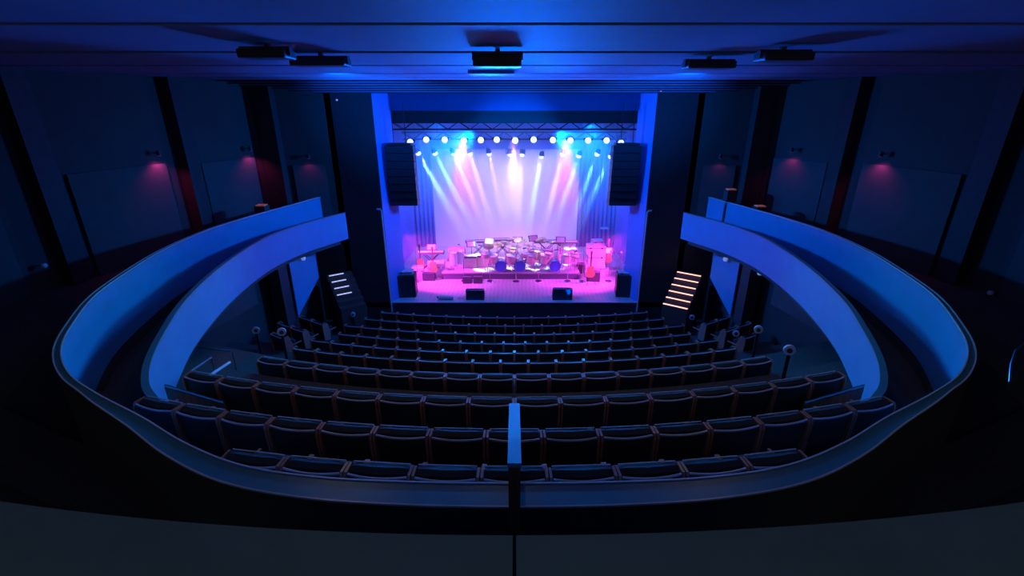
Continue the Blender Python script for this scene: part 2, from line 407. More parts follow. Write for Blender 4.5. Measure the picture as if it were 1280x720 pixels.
def curtain(name, A, B, z0, z1, folds, amp, m, label, parent=None):
    A = Vector(A); B = Vector(B); n = (B-A).normalized(); n = Vector((-n.y, n.x)); N = folds*8
    bm = nb(); rows = []
    for z in (z0, z1):
        fr = []; bk = []
        for k in range(N+1):
            p = A.lerp(B, k/N)+n*(amp*math.sin(k/8*2*PI)+amp*.3*math.sin(k*.7))
            fr.append(bm.verts.new((p.x, p.y, z))); q = p+n*.012; bk.append(bm.verts.new((q.x, q.y, z)))
        rows.append((fr, bk))
    (f0, b0), (f1, b1) = rows
    for k in range(N):
        bm.faces.new((f0[k], f0[k+1], f1[k+1], f1[k])); bm.faces.new((b0[k+1], b0[k], b1[k], b1[k+1]))
        bm.faces.new((f0[k], b0[k], b0[k+1], f0[k+1])); bm.faces.new((f1[k], f1[k+1], b1[k+1], b1[k]))
    bm.faces.new((f0[0], f1[0], b1[0], b0[0])); bm.faces.new((f0[N], b0[N], b1[N], f1[N]))
    return tag(obj(name, bm, m, None, True), label, 'curtain')
curtain('stage_curtain', (-5.05, 17.3), (-5.05, 23.2), SF, .5, 22, .05, M['curtain'], 'pleated blue-lit curtain along the stage side nearer the white-lit stairs')
curtain('stage_curtain', (5.05, 23.2), (5.05, 17.3), SF, .5, 22, .05, M['curtain'], 'pleated blue-lit curtain along the stage side nearer the orange-lit stairs')
curtain('stage_curtain', (-5.05, BY-.12), (-4.0, BY-.12), SF, .5, 5, .05, M['curtain'], 'narrow blue curtain beside the backdrop, far back towards the white-lit stairs')
curtain('stage_curtain', (3.15, BY-.12), (5.05, BY-.12), SF, .5, 9, .06, M['curtain'], 'bright blue folded curtain beside the backdrop, far back towards the orange-lit stairs')
bm = nb(); box(bm, (-.45, BY+.02, -4.3), (7.4, .03, 4.8)); tag(obj('backdrop', bm, M['backdrop']), 'pale lavender glowing cloth backdrop at the back of the stage', 'backdrop')
curtain('upper_curtain', (-5.0, BY+.1), (5.0, BY+.1), -2.0, .8, 12, .03, M['curtain'], 'blue-lit curtain strip above the pale backdrop')
# valance and border
curtain('valance', (HW-.37, SY+.78), (-HW+.37, SY+.78), -.12, .44, 3, .01, M['valance'], 'flat blue-lit valance across the top of the stage opening')
curtain('border_curtain', (HW-.3, SY+.95), (-HW+.3, SY+.95), -.52, .1, 3, .012, M['border'], 'black border cloth under the blue valance')

# haze
bm = nb(); box(bm, (0, 19.65, -3.2), (9.6, 4.1, 6.95))
hz = obj('stage_haze', bm, M['plaster'], None, False, 'stuff'); tag(hz, 'thin bluish haze filling the stage air under the lamps', 'haze')
hm = bpy.data.materials.new('haze'); hm.use_nodes = True; nt = hm.node_tree; nt.nodes.clear()
o_ = nt.nodes.new('ShaderNodeOutputMaterial'); v_ = nt.nodes.new('ShaderNodeVolumeScatter'); v_.inputs['Density'].default_value = .085; v_.inputs['Anisotropy'].default_value = 0
tc_ = nt.nodes.new('ShaderNodeTexCoord'); sx_ = nt.nodes.new('ShaderNodeSeparateXYZ'); mr_ = nt.nodes.new('ShaderNodeMapRange')
mr_.interpolation_type = 'SMOOTHSTEP'
for a_, b_ in (('From Min', -5.2), ('From Max', -1.4), ('To Min', .03), ('To Max', .30)): mr_.inputs[a_].default_value = b_   # denser high up, shaped so beams show near the lamps and fade below
nt.links.new(tc_.outputs['Object'], sx_.inputs[0]); nt.links.new(sx_.outputs['Z'], mr_.inputs['Value']); nt.links.new(mr_.outputs['Result'], v_.inputs['Density'])
nt.links.new(v_.outputs[0], o_.inputs['Volume']); hz.data.materials.clear(); hz.data.materials.append(hm)

# trusses
def truss(y, z, label, x0=-4.35, x1=4.35):
    t = thing('lighting_truss', label, 'truss', (0, y, z)); s = .13
    for a, b in ((-s, -s), (s, -s), (-s, s), (s, s)):
        bm = nb(); cyl(bm, (x0, a, b), (x1, a, b), .024, seg=8); obj('chord', bm, M['dmetal'], t, True)
    bm = nb(); n = 22
    for k in range(n):
        xa = x0+(x1-x0)*k/n; xb = x0+(x1-x0)*(k+1)/n; q = 1 if k % 2 else -1
        for a in (-s, s): cyl(bm, (xa, a, -s*q), (xb, a, s*q), .012, seg=6); cyl(bm, (xa, -s*q, a), (xb, s*q, a), .012, seg=6)
    obj('lacing', bm, M['dmetal'], t)
    bm = nb()
    for xx in (-3, 0, 3): cyl(bm, (xx, 0, s), (xx, 0, .9-z-.02), .012, seg=6)
    obj('hoist_cable', bm, M['dmetal'], t)
UY, UZ = 17.75, -1.0
LY, LZ = 19.3, -1.45
truss(UY, UZ+.38, 'black lighting truss across the stage carrying the upper row of lamps')
truss(LY, LZ+.40, 'black lighting truss across the stage carrying the lower row of lamps')
def lamp(lens):
    t = thing('stage_lamp', '', 'stage light')
    bm = nb(); lathe(bm, [(.05, -.14), (.09, -.11), (.10, -.02), (.115, 0), (.115, .02), (.104, .02), (.104, 0), (.05, -.005)], (0, 0, 0), 18); obj('lamp_can', bm, M['black'], t, True)
    bm = nb(); lathe(bm, [(.0, .006), (.09, .008), (.100, .018), (.104, .07), (.08, .12), (0, .145)], (0, 0, 0), 18); obj('lens', bm, lens, t, True)
    bm = nb()
    for q in (-1, 1): box(bm, (q*.145, 0, -.05), (.012, .04, .20))
    box(bm, (0, 0, -.15), (.30, .04, .012)); 
    obj('yoke', bm, M['dmetal'], t)
    return t
LU = Proto(lamp(M['lens'])); LLm = Proto(lamp(M['lens_l']))
def aim(src, dst): return (Vector(dst)-Vector(src)).to_track_quat('Z', 'Y').to_euler()
def clampbar(src, top, parent_label=None): pass
UX = [513, 533, 556, 580, 601, 621, 644, 667, 691, 713, 735, 758, 776]
UP = [177, 174, 174, 175, 174.5, 174, 175, 174, 174.5, 175, 175, 175, 178]
LX = [522, 543, 566, 587, 611, 637, 653, 677, 704, 724, 747, 764]
LP = [190, 190, 190, 190.5, 190.5, 191, 191.5, 194, 191, 193, 191, 194]
def spot(name, loc, dst, e, col, size, blend, parent=None, soft=.05):
    L = bpy.data.lights.new(name, 'SPOT'); L.energy = e; L.color = col; L.spot_size = math.radians(size); L.spot_blend = blend; L.shadow_soft_size = soft
    o = bpy.data.objects.new(name, L); C.objects.link(o); o.location = loc
    o.rotation_euler = (Vector(dst)-Vector(loc)).to_track_quat('-Z', 'Y').to_euler()
    return o
side_name = {-1: 'from the white-lit stairs side', 1: 'from the orange-lit stairs side'}
for k, (px, py) in enumerate(zip(UX, UP)):
    p = unproj(px, py, Y=UY-.2)
    dst = (p.x*.9, 2, -5.0)
    LU.put(p, aim(p, dst), 'round blue-white stage lamp, upper row, %s from the white-lit stairs side' % ORD[k+1], 'upper row of stage lamps')
beamcol = {'b': (.10, .45, 1.0), 'c': (.35, .70, 1.0), 'v': (.62, .40, 1.0), 'w': (.78, .72, 1.0), 'p': (.80, .42, 1.0)}
BC = 'cbvpppwcwbbb'
for k, (px, py) in enumerate(zip(LX, LP)):
    p = unproj(px, py, Y=LY-.12)
    dst = (p.x*.55 + (.3 if p.x < 0 else -.1), 19.0+.5*(k % 3), SF+1.2)
    if k in (7, 8, 9, 10, 11): dst = (p.x*.70-.35, 19.0+.5*(k % 2), SF+1.0)
    LLm.put(p, aim(p, dst), 'round pale stage lamp with a beam, lower row, %s from the white-lit stairs side' % ORD[k+1], 'lower row of stage lamps')
    d = (Vector(dst)-p).normalized()
    spot('beam', p+d*.165, dst, (13.0 if k in (4, 5, 6) else 24.0)*dict(b=640, c=560, v=400, w=380, p=380)[BC[k]], beamcol[BC[k]], 10, .5, soft=.06)

# added colour washes with no lamps of their own on the trusses
for x in (-2.6, -.9, .9, 2.2):
    spot('backdrop_wash', (x, 21.75, -.9), (x*.8-.3, BY, -4.9), 860, (.40, .31, 1.0), 84, .8, soft=.2)
spot('backdrop_core', (.1, 21.75, -.9), (.1, BY, -4.8), 260, (.75, .62, 1.0), 64, 1, soft=.2)
for x, cc in ((-1.9, (.95, .08, 1)), (0, (.75, .25, 1)), (1.9, (.95, .06, 1))):
    spot('floor_wash', (x, 18.0, -1.0), (x*1.1, 18.9, SF), 3000 if x else 700, cc, 40, .8, soft=.15)
for x in (-1, 1):
    for y in (17.5, 19.2):
        spot('wing_magenta', (x*4.75, y, SF+1.7), (x*1.4, y+1.3, SF-.8), 1500, (1, .05, .85), 76, .9, soft=.2)
spot('riser_white', (0, 17.7, -1.3), (-.2, 19.9, SF+.4), 1700, (1, .74, .82), 30, .9, soft=.1)
for x in (-1, 1):
    spot('side_blue', (x*1.5, 18.2, -.9), (x*5.0, 20.0, -3.4), 5500, (.0, .12, 1.0), 80, .9, soft=.2)
    spot('corner_blue', (x*2.9, 19.8, -.6), (x*4.6, BY, -3.2), (1500 if x < 0 else 3600), (.0, (.14 if x < 0 else .26), 1.0), 50, .9, soft=.2)
    spot('upper_blue', (x*2.2, 21.2, -2.2), (x*2.2, BY, -.8), 500, (.0, .14, 1.0), 110, .9, soft=.2)
for x in (-4, 0, 4):
    spot('soffit_blue', (x, 10.9, .3), (x, 16, .42), 1100 if x else 520, (.0, .13, 1.0), 66, 1, soft=.1)  # added spots below the ceiling to brighten the soffit faces
# added blue spots near the upper row, standing in for stage spill
for x in (-2.6, 0, 2.6):
    spot('house_blue', (x, 17.25, -1.0), (x*.8, 5.0, -5.4), 2100, (.0, .22, 1.0), 70, .8, soft=.25)
spot('front_seats_blue', (0, 17.25, -1.0), (0, 12.5, -7.0), 500, (.0, .14, 1.0), 60, .9, soft=.25)
for x in (-3.4, -1.1, 1.1, 3.4):
    spot('house_ceiling_blue', (x*.6, 17.25, -1.05), (x*1.2, 3.4, .75), 6500, (.0, .115, 1.0), 21, 1, soft=.3)
for x in (-1, 1):
    spot('reveal_blue', (x*-2.5, 15.6, -1.0), (x*4.4, 16.4, -2.6), 2600, (.0, .16, 1.0), 120, 1, soft=.2)
    spot('parapet_teal', (x*.8, 17.25, -.9), (x*-6.2, 6.2, -3.3), 2300, (.0, .42, 1.0), 40, 1, soft=.5)
    spot('parapet_blue', (x*-3.3, 17.25, -1.0), (x*6.5, 13.2, -4.2), 1500, (.0, .17, 1.0), 44, 1, soft=.2)
    spot('soffit_uplight_fill', (x*2, 16.15, -6.5), (x*2, 13.6, .6), 4500, (.0, .13, 1.0), 66, .9, soft=.1)  # upward spots added at the stage edge to light the soffit
A_ = bpy.data.lights.new('back_fill', 'AREA'); A_.shape = 'RECTANGLE'; A_.size = 12; A_.size_y = 1.0; A_.energy = 14; A_.color = (1, .86, .62)  # unseen area fill added behind the eye to lift the blacks
ao = bpy.data.objects.new('back_fill', A_); C.objects.link(ao); ao.location = (0, -.7, .55); ao.rotation_euler = (math.radians(48), 0, 0)

# ------------------------------------------------------------------ loudspeakers
def line_array(sx, label):
    t = thing('line_array', label, 'loudspeaker', (sx, 16.45, -1.2))
    n = 8; h = .255; y = 0; z = 0; a = 0
    for k in range(n):
        rot = Matrix.Rotation(-a, 3, 'X')
        bm = nb(); box(bm, (0, y, z-h/2), (.94, .42, h-.012), rot, bev=.012); c_ = obj('array_cabinet', bm, M['black'], t)
        bm = nb(); box(bm, (0, y-.216, z-h/2), (.90, .014, h-.05), rot); obj('grille', bm, M['grille'], c_)
        z -= h*math.cos(a); y += h*math.sin(a); a += math.radians(1.2)
    bm = nb(); box(bm, (0, 0, .04), (.8, .4, .06)); cyl(bm, (-.2, 0, .05), (-.2, 0, 1.3), .012, seg=6); cyl(bm, (.2, 0, .05), (.2, 0, 1.3), .012, seg=6); obj('flying_frame', bm, M['dmetal'], t)
a = unproj(499, 186, Y=16.3).x; b = unproj(784, 187, Y=16.3).x
line_array(a, 'tall black hanging speaker column nearer the white-lit stairs')
line_array(b, 'tall black hanging speaker column nearer the orange-lit stairs')
def subw(x, y, rz, w, h, label):
    t = thing('subwoofer', label, 'loudspeaker', (x, y, SF), rz)
    bm = nb(); box(bm, (0, 0, h/2), (w, .6, h), bev=.02); obj('cabinet', bm, M['black'], t)
    bm = nb(); box(bm, (0, -.31, h/2), (w-.06, .02, h-.06)); obj('grille', bm, M['grille'], t)
    bm = nb(); box(bm, (w/2+.006, 0, h*.7), (.012, .16, .06)); obj('handle', bm, M['dmetal'], t)
pL = unproj(509, 371, Z=SF); pR = unproj(781, 369, Z=SF)
subw(pL.x, 16.75, .08, .66, .86, 'black floor speaker at the stage corner nearer the white-lit stairs')
subw(pR.x, 16.75, -.12, .72, .86, 'black floor speaker at the stage corner nearer the orange-lit stairs')
def wedge(loc, w, label, h=.36, d=.42, m=None, rz=0):
    t = thing('floor_monitor', label, 'floor monitor', loc, rz)
    bm = nb(); prism(bm, [(-w/2, -d/2, 0), (-w/2, d/2, 0), (-w/2, d/2, h*.35), (-w/2, -d/2+.12, h), (-w/2, -d/2, h*.95)], (w, 0, 0)); obj('cabinet', bm, m or M['monitor'], t)
    bm = nb(); a = Vector((0, d/2-.005, h*.36)); b = Vector((0, -d/2+.125, h)); ang = math.atan2((b-a).z, (b-a).y)
    box(bm, (a+b)/2+Vector((0, .01, .01)), (w-.06, (b-a).length-.04, .012), Matrix.Rotation(ang, 3, 'X')); obj('grille', bm, M['grille'], t)
p = unproj(594, 375, Z=SF); wedge((p.x, p.y+.2, SF), .68, 'dark blue floor monitor at the stage edge towards the white-lit stairs', .40)
p = unproj(703, 375, Z=SF); wedge((p.x, p.y+.2, SF), .72, 'dark blue floor monitor at the stage edge towards the orange-lit stairs', .44)
p = unproj(537, 349, Z=SF); wedge((p.x, p.y, SF), .5, 'small dark floor monitor behind the stage-corner speaker nearer the white-lit stairs', .34)
p = unproj(586, 347, Z=SF); wedge((p.x, 18.15, SF), .36, 'small dark wedge in front of the riser beside the cream amplifiers', .30, m=M['ampdark'])
p = unproj(599, 347, Z=SF); wedge((p.x, 18.15, SF), .36, 'small dark wedge in front of the riser, closer to the middle', .30, m=M['ampdark'])

# thin side poles at the proscenium edges
for s, px0, py0, px1, py1, nm in ((-1, 478, 263, 491, 377, 'white-lit'), (1, 810, 265, 800, 376, 'orange-lit')):
    t = thing('proscenium_pole', 'thin pinkish upright pole at the stage opening edge nearer the %s stairs' % nm, 'pole', (0, 0, 0))
    A = unproj(px0, py0, Y=15.9); B = unproj(px1, py1, Y=15.9)
    A.x = s*4.52; B.x = s*4.50; B.z = -7.38
    bm = nb(); cyl(bm, A, B, .03, seg=10); obj('pole', bm, M['case'], t, True)
    bm = nb(); tube(bm, [A+Vector((0, 0, -.02)), A+Vector((s*.03, -.01, .04)), A+Vector((s*.14, -.02, .05))], .03); obj('hook', bm, M['case'], t, True)
    bm = nb(); cyl(bm, B, B+Vector((0, 0, .04)), .09, seg=16); obj('base_plate', bm, M['dmetal'], t, True)

# ------------------------------------------------------------------ lit stairs beside the stage
def stairs(s, n, label, strip, striplabel):
    top = unproj(862, 342, Y=15.45); bot = unproj(845, 382, Y=14.45)
    t = thing('side_stairs', label, 'stairs', (0, 0, 0))
    d = Vector((top.x-bot.x, top.y-bot.y, 0)); run = d.length; d.normalize(); w = Vector((d.y, -d.x, 0))
    N = 6
    for k in range(N):
        if k >= N: break
        c0 = bot.lerp(top, k/(N-1)); 
        a = c0-d*(run/(N-1)*.5); b = c0+d*(run/(N-1)*.5)
        P = [Vector((q.x, q.y, -7.39)) for q in (a-w*.42, a+w*.42, b+w*.42, b-w*.42)]
        for q in P: q.x *= s
        bm = nb(); prism(bm, P, (0, 0, c0.z+7.39)); st = obj('step', bm, M['stair'], t)
        if k >= n[0] and k < n[1]:
            e0 = a-w*(.40 if s > 0 else .12); e1 = a+w*(.40 if s > 0 else .36); zz = c0.z
            Q = [Vector((e0.x, e0.y, zz)), Vector((e1.x, e1.y, zz)), Vector((e1.x, e1.y, zz))+d*.055, Vector((e0.x, e0.y, zz))+d*.055]
            for q in Q: q.x *= s; q.z += .002
            bm = nb(); prism(bm, Q, (0, 0, .022)); o = obj('step_light', bm, strip, st); o['label'] = striplabel
stairs(1, (0, 6), 'dark red stairs with six glowing orange edge strips beside the stage', M['strip_o'], 'glowing orange edge strip')
stairs(-1, (2, 6), 'dark stairs with four pale white edge strips beside the stage', M['strip_w'], 'pale white edge strip')

# ------------------------------------------------------------------ seats
def seat(far=False):
    t = thing('theatre_seat', '', 'theatre seat', group='fixed theatre seats')
    W = .50; N = 8
    # padded backrest: rounded, slightly reclined
    def slab(yf, yb, z0, z1, dip_top, curve, recl, w=W):
        bm = nb(); cols = []
        for k in range(N+1):
            u = -1+2*k/N; x = u*w/2; cy = -curve*(1-u*u); dz = -dip_top*(1-u*u)
            zt = z1+dz-.02*abs(u)**6; y1 = lambda z: -recl*(z-z0)
            cols.append([bm.verts.new(v) for v in ((x, yf+cy+y1(z0), z0), (x, yf+cy+y1(zt), zt-.02), (x, (yf+yb)/2+cy+y1(zt), zt), (x, yb+cy+y1(zt), zt-.02), (x, yb+cy+y1(z0), z0))])
        for a, b in zip(cols, cols[1:]):
            for k in range(5): bm.faces.new((a[k], a[(k+1) % 5], b[(k+1) % 5], b[k]))
        bm.faces.new(cols[0][::-1]); bm.faces.new(cols[-1]); return bm
    cv = .006 if far else .022
    obj('backrest', slab(.115 if far else .17, .06, .40, .915 if far else .93, .0, cv, .10), M['fabric'], t, True)
    obj('back_shell', slab(.055, .03, .30, .90, .004 if far else .012, cv, .10), M['shell'], t, True)
    bm = nb()
    pts = [(-W/2+.5*k*W/4, .042-.06-.045*(1-(-1+.5*k*.5)**2) if False else 0, 0) for k in range(5)]
    pts = []
    for k in range(N+1):
        u = -1+2*k/N; zt = .90-(.004 if far else .012)*(1-u*u); pts.append((u*W/2, .04-cv*(1-u*u)-.10*(zt-.30), zt-.004))
    tube(bm, pts, .011, 6); obj('top_edge_highlight', bm, M['trim'], t, True)['label'] = 'pale curved strip drawing the lit top edge'  # pale tube added to draw the lit back edge as a highlight
    bm = nb()
    pts = [((-1+2*k/N)*W/2, .115-.10*.52-.0+.052, .912) for k in range(N+1)]
    if far: bm.free()
    else: tube(bm, pts, .007, 6); obj('front_edge_highlight', bm, M['trim'], t, True)  # second pale tube, draws the bright line along the front edge
    # folded-up seat pan
    bm = nb(); box(bm, (0, .245, .52), (W-.06, .11, .42), Matrix.Rotation(math.radians(-12), 3, 'X'), bev=.03); obj('seat_pan', bm, M['fabric'], t, True)
    for q in (-1, 1):
        bm = nb(); x = q*(W/2+.018)
        prism(bm, [(x-.012, -.03, .34), (x-.012, -.045, .86), (x-.012, -.02, .915), (x-.012, .10, .915), (x-.012, .14, .86), (x-.012, .19, .66), (x-.012, .19, .34)], (.024, 0, 0)); obj('side_panel', bm, M['seatwood'], t)
        bm = nb(); box(bm, (x, .27, .64), (.034, .34, .03), bev=.008); obj('armrest', bm, M['seatwood'], t)
        bm = nb(); box(bm, (x, .14, .17), (.028, .10, .34)); box(bm, (x, .14, .008), (.05, .24, .016)); obj('leg', bm, M['dmetal'], t)
    return t
SN_, SF_ = Proto(seat()), Proto(seat(True)); PITCH = .57
side = {-1: 'towards the white-lit stairs', 1: 'towards the orange-lit stairs'}
FR = ['tenth', 'ninth', 'eighth', 'seventh', 'sixth', 'fifth', 'fourth', 'third', 'second', 'front']
for i, (y0, zt) in enumerate(ROWS):
    lim = {0: 3.05, 1: 4.75, 2: 4.7, 3: 5.0, 4: 5.3, 5: 5.4, 6: 5.3, 7: 5.2, 8: 5.1, 9: 4.75}[i]
    centred = i in (0, 1, 4, 6, 8)
    R = 15+(y0-3.7)*.75
    rown = '%s row' % FR[i] if i != 0 else 'very back row'
    k = 0
    xs_ = []
    if centred: xs_.append((0, 0, 0))
    n = 1
    while True:
        arc = n*PITCH if centred else (n-.5)*PITCH
        x = R*math.sin(arc/R)
        if x+.27 > lim: break
        xs_ += [(-1, n, x), (1, n, x)]; n += 1
    for s, n_, x in xs_:
        y = rowy(i, x); xx = s*x if s else 0
        rz = -math.asin(xx/R)*-1
        lab = 'dark theatre seat, %s, %s' % (rown, 'exactly on the centre line' if s == 0 else ('%s from centre %s' % (ORD[n_], side[s])))
        (SN_ if i < 4 else SF_).put((xx, y, zt-SH), rz, lab, 'theatre seats, '+rown)
# short angled side blocks beyond the aisles
for s in (-1, 1):
    for i in (5, 6, 7):
        base = Vector((s*(5.98, 6.02, 5.95, 5.75)[i-5], rowy(i, 5.7)+.02, ROWS[i][1]-SH))
        for q in range(2 if i in (6, 7) else 1):
            p = base+Vector((s*.5*q, .30*q, 0)); 
            SF_.put(p, s*math.radians(30), 'dark theatre seat angled by the side wall, %s, %s place, %s' % (FR[i]+' row', ('aisle', 'wall')[q], side[s].replace('towards', 'near')), 'angled side seats')

# round-topped row-end discs by the side aisles
def rowend():
    t = thing('row_end_marker', '', 'row marker')
    bm = nb(); box(bm, (0, 0, .36), (.05, .05, .72)); box(bm, (0, 0, .01), (.16, .16, .02)); obj('post', bm, M['dmetal'], t)
    bm = nb(); cyl(bm, (0, .02, .80), (0, -.02, .80), .085, seg=24); obj('disc', bm, M['disc'], t, True)['label'] = 'pale round disc'
    bm = nb(); cyl(bm, (0, -.021, .80), (0, -.032, .80), .04, seg=20); obj('hub', bm, M['shell'], t, True)
    return t
RE = Proto(rowend())
for px, py, zf, lab in ((352, 415, -5.55, 'white round disc on a post in the side aisle near the white-lit stairs'),
                        (320, 413, -5.45, 'white round marker disc on a post against the side wall near the white-lit stairs'),
                        (920, 417, -5.55, 'blue-lit round marker disc in the side aisle near the orange-lit stairs'),
                        (948, 412, -5.45, 'blue-lit round marker disc against the side wall near the orange-lit stairs'),
                        (987, 437, -4.75, 'round marker disc furthest back up the aisle on the orange-lit side'),
                        (865, 397, -6.05, 'round marker disc just in front of the orange-lit stairs'),
                        (441, 393, -6.2, 'round marker disc just in front of the white-lit stairs')):
    best = None
    for q in range(200):
        p = unproj(px, py, Y=5+q*.055)
        if abs(p.x) > ring_x(r1, p.y)-.2: continue
        fz = -7.4
        for i in range(nrow):
            if p.y > rowy(i, min(abs(p.x), 7.2))-.16: fz = ROWS[i][1]-SH
        e = abs(p.z-fz-.8)
        if best is None or e < best[0]: best = (e, p.copy(), fz)
    e, p, fz = best; sx = 1 if p.x > 0 else -1
    RE.put((p.x, p.y, fz), sx*-.35, lab, 'row end markers')

# panels and pillars on the lower side walls (blue-lit under the inner parapet)
for s, nm in ((-1, 'white-lit'), (1, 'orange-lit')):
    def wallpt(y, off=.04):
        x = ring_x(r1, y); return Vector((s*(x-off), y, 0))
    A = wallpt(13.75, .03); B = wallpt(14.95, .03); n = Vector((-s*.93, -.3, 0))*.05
    bm = nb(); prism(bm, [A+Vector((0, 0, -4.3)), B+Vector((0, 0, -4.3)), B+Vector((0, 0, -5.35)), A+Vector((0, 0, -6.25))], n)  # outline follows a patch of light with a slanted shadow edge
    tag(obj('side_wall_board', bm, M['plaster']), 'blue light patch built as slanted wall board under the inner parapet near the %s stairs' % nm, 'wall board')
    A = wallpt(9.8, .03); B = wallpt(12.3, .03); n = Vector((-s, 0, 0))*.04
    bm = nb(); prism(bm, [A+Vector((0, 0, -4.3)), B+Vector((0, 0, -4.3)), B+Vector((0, 0, -5.2)), A+Vector((0, 0, -5.0))], n)
    tag(obj('side_wall_board', bm, M['panel']), 'dim blue long wall board under the inner parapet, %s stairs side' % nm, 'wall board')
    P = wallpt(13.0, .25)
    bm = nb(); box(bm, (P.x, P.y, -5.75), (.34, .5, 3.05)); 
    tag(obj('side_pillar', bm, M['pillar']), 'black square pillar carrying the inner parapet near the %s stairs' % nm, 'pillar')
    # small lamps fixed just under the inner parapet
    for px, py, y, lb in (((331, 341, 12.6, 'on the black pillar'), (363, 323, 14.2, 'above the slanted blue board')) if s < 0 else ((950, 341, 12.6, 'on the black pillar'), (918, 324, 14.2, 'above the slanted blue board'))):
        p = unproj(px, py, Y=y)
        if abs(p.x) > ring_x(r1, y)-.2: p.x = s*(ring_x(r1, y)-.2)
        t = thing('small_wall_lamp', 'small bluish wall lamp %s near the %s stairs' % (lb, nm), 'wall lamp', p)
        bm = nb(); lathe(bm, [(0, -.07), (.05, -.06), (.075, 0), (.06, .05), (0, .06)], (0, 0, 0), 16); obj('lamp_shade', bm, M['smalllamp'], t, True)
        bm = nb(); tube(bm, [(0, 0, .05), (s*.05, 0, .1), (s*.16, 0, .12)], .014); obj('bracket', bm, M['dmetal'], t)
    # wooden partition behind the ends of the back rows
    bm = nb(); a = (s*3.78, rowy(2, 3.78)-.19); b = (s*4.7, rowy(2, 4.7)-.19)
    prism(bm, [(a[0], a[1]+.03, -4.3), (b[0], b[1]+.03, -4.3), (b[0], b[1]+.03, -3.52), (a[0], a[1]+.03, -3.62)], (0, -.04, 0))
    t = thing('wooden_partition', 'brown wooden partition behind the last seats near the inner parapet, %s stairs side' % nm, 'partition', (0, 0, 0))
    obj('board', bm, M['brownwood'], t)
    bm = nb(); cyl(bm, (a[0], a[1]+.01, -3.60), (b[0], b[1]+.01, -3.50), .018, seg=8); obj('top_rail', bm, M['metal'], t)
    spot('partition_lamp', (s*4.3, rowy(2, 4.3)-.75, -3.35), (s*4.2, rowy(2, 4.3), -4.0), 3.0 if s < 0 else 3.4, (1, .38, .12), 90, 1, soft=.05)
# guard rails by the entrance, white-lit side
def rail(name, pts, r, m, label, cat='handrail', posts=(), drop=.8):
    t = thing(name, label, cat, (0, 0, 0))
    bm = nb(); tube(bm, pts, r, 8); obj('rail', bm, m, t, True)
    for q in posts:
        bm = nb(); cyl(bm, (q[0], q[1], q[2]-drop), q, r*.9, seg=8); obj('post', bm, m, t, True)
A = unproj(192, 464, Y=6.0); B = unproj(264, 447, Y=7.1)
A.x = -4.72
rail('guard_rail', [A, A.lerp(B, .5), B], .016, M['metal'], 'thin pale sloping handrail by the entrance, near the inner parapet end', posts=(B,), drop=1.1)
A = unproj(218, 426, Y=8.3); B = unproj(290, 439, Y=8.3)
rail('guard_rail', [A, A+(B-A)*.3+Vector((0, 0, .01)), A+(B-A)*.45-Vector((0, 0, .05)), B], .016, M['metal'], 'pale handrail with a kink farther down the entrance, white-lit stairs side', posts=(A.lerp(B, .1), B), drop=.9)
A = unproj(255, 474, Y=6.0); B = unproj(287, 453, Y=6.9)
t = tag(obj('aisle_step_strip', (lambda b: (cyl(b, A, B, .022, seg=6), b)[1])(nb()), M['disc']), 'short bright white slanted rail beside the entrance', 'rail')
A = unproj(1262, 478, Y=2.4); pts = [unproj(1262, 478, Y=2.4), unproj(1264, 455, Y=2.5), unproj(1270, 438, Y=2.65), unproj(1282, 428, Y=2.8), unproj(1300, 425, Y=3.0)]
pts = [Vector((p.x*1.25, p.y*1.25+.6, p.z*1.25)) if False else p for p in pts]
rail('curved_handrail', pts, .006, M['metal'], 'faint thin curved handrail at the picture edge past the tall parapet', posts=())
# small things on the side walls
for px, py, x, lb in ((1162, 308, 9.8, 'small pale wall lamp on the side wall above the tall parapet, orange-lit side'), (1238, 366, 9.85, 'dim small wall lamp close to the balcony, orange-lit side'), (55, 332, -9.8, 'dim small wall lamp close to the balcony, white-lit side'), (421, 125, None, 'tiny blue lamp high on the wall beside the proscenium')):
    p = unproj(px, py, X=x) if x else unproj(px, py, Y=15.75)
    t = thing('small_wall_lamp', lb, 'wall lamp', p); s = 1 if p.x > 0 else -1
    r_ = .06 if x else .035
    bm = nb(); lathe(bm, [(0, -.8*r_), (.7*r_, -.7*r_), (r_, 0), (.7*r_, .7*r_), (0, .8*r_)], (0, 0, 0), 14); obj('lamp_shade', bm, M['smalllamp'] if 'dim' not in lb else M['disc'], t, True)
    bm = nb(); cyl(bm, (0, 0, 0), (s*.19, 0, 0) if x else (0, .24, 0), .014, seg=8); obj('bracket', bm, M['dmetal'], t)
for px, py, y, lb in ((327, 257, 13.6, 'small orange step light behind the tall parapet, white-lit side'), (887, 235, 14.9, 'small orange step light behind the tall parapet by the stage, orange-lit side'), (950, 258, 13.6, 'faint orange step light behind the tall parapet further from the stage, orange-lit side')):
    p = unproj(px, py, Y=y); s = 1 if p.x > 0 else -1
    while p.y < 15.3 and abs(p.x) < ring_x(r1, p.y)+.4: y += .05; p = unproj(px, py, Y=y)
    if abs(p.x) < ring_x(r1, p.y)+.4: p.x = s*(ring_x(r1, p.y)+.25); p.y -= .35
    t = thing('step_light_box', lb, 'step light', (p.x, p.y, -3.84))
    h = p.z+3.84
    bm = nb(); box(bm, (0, 0, h/2), (.3, .3, h)); obj('light_box', bm, M['blackwall'], t)
    bm = nb(); box(bm, (0, 0, h+.015), (.26, .2, .03)); obj('lit_strip', bm, M['warmlamp'], t)
spot('entrance_warm', unproj(281, 440, Y=8.9)+Vector((0, 0, .5)), unproj(281, 446, Y=8.9)+Vector((0, .1, -.5)), 1.4, (1, .22, .08), 100, 1)

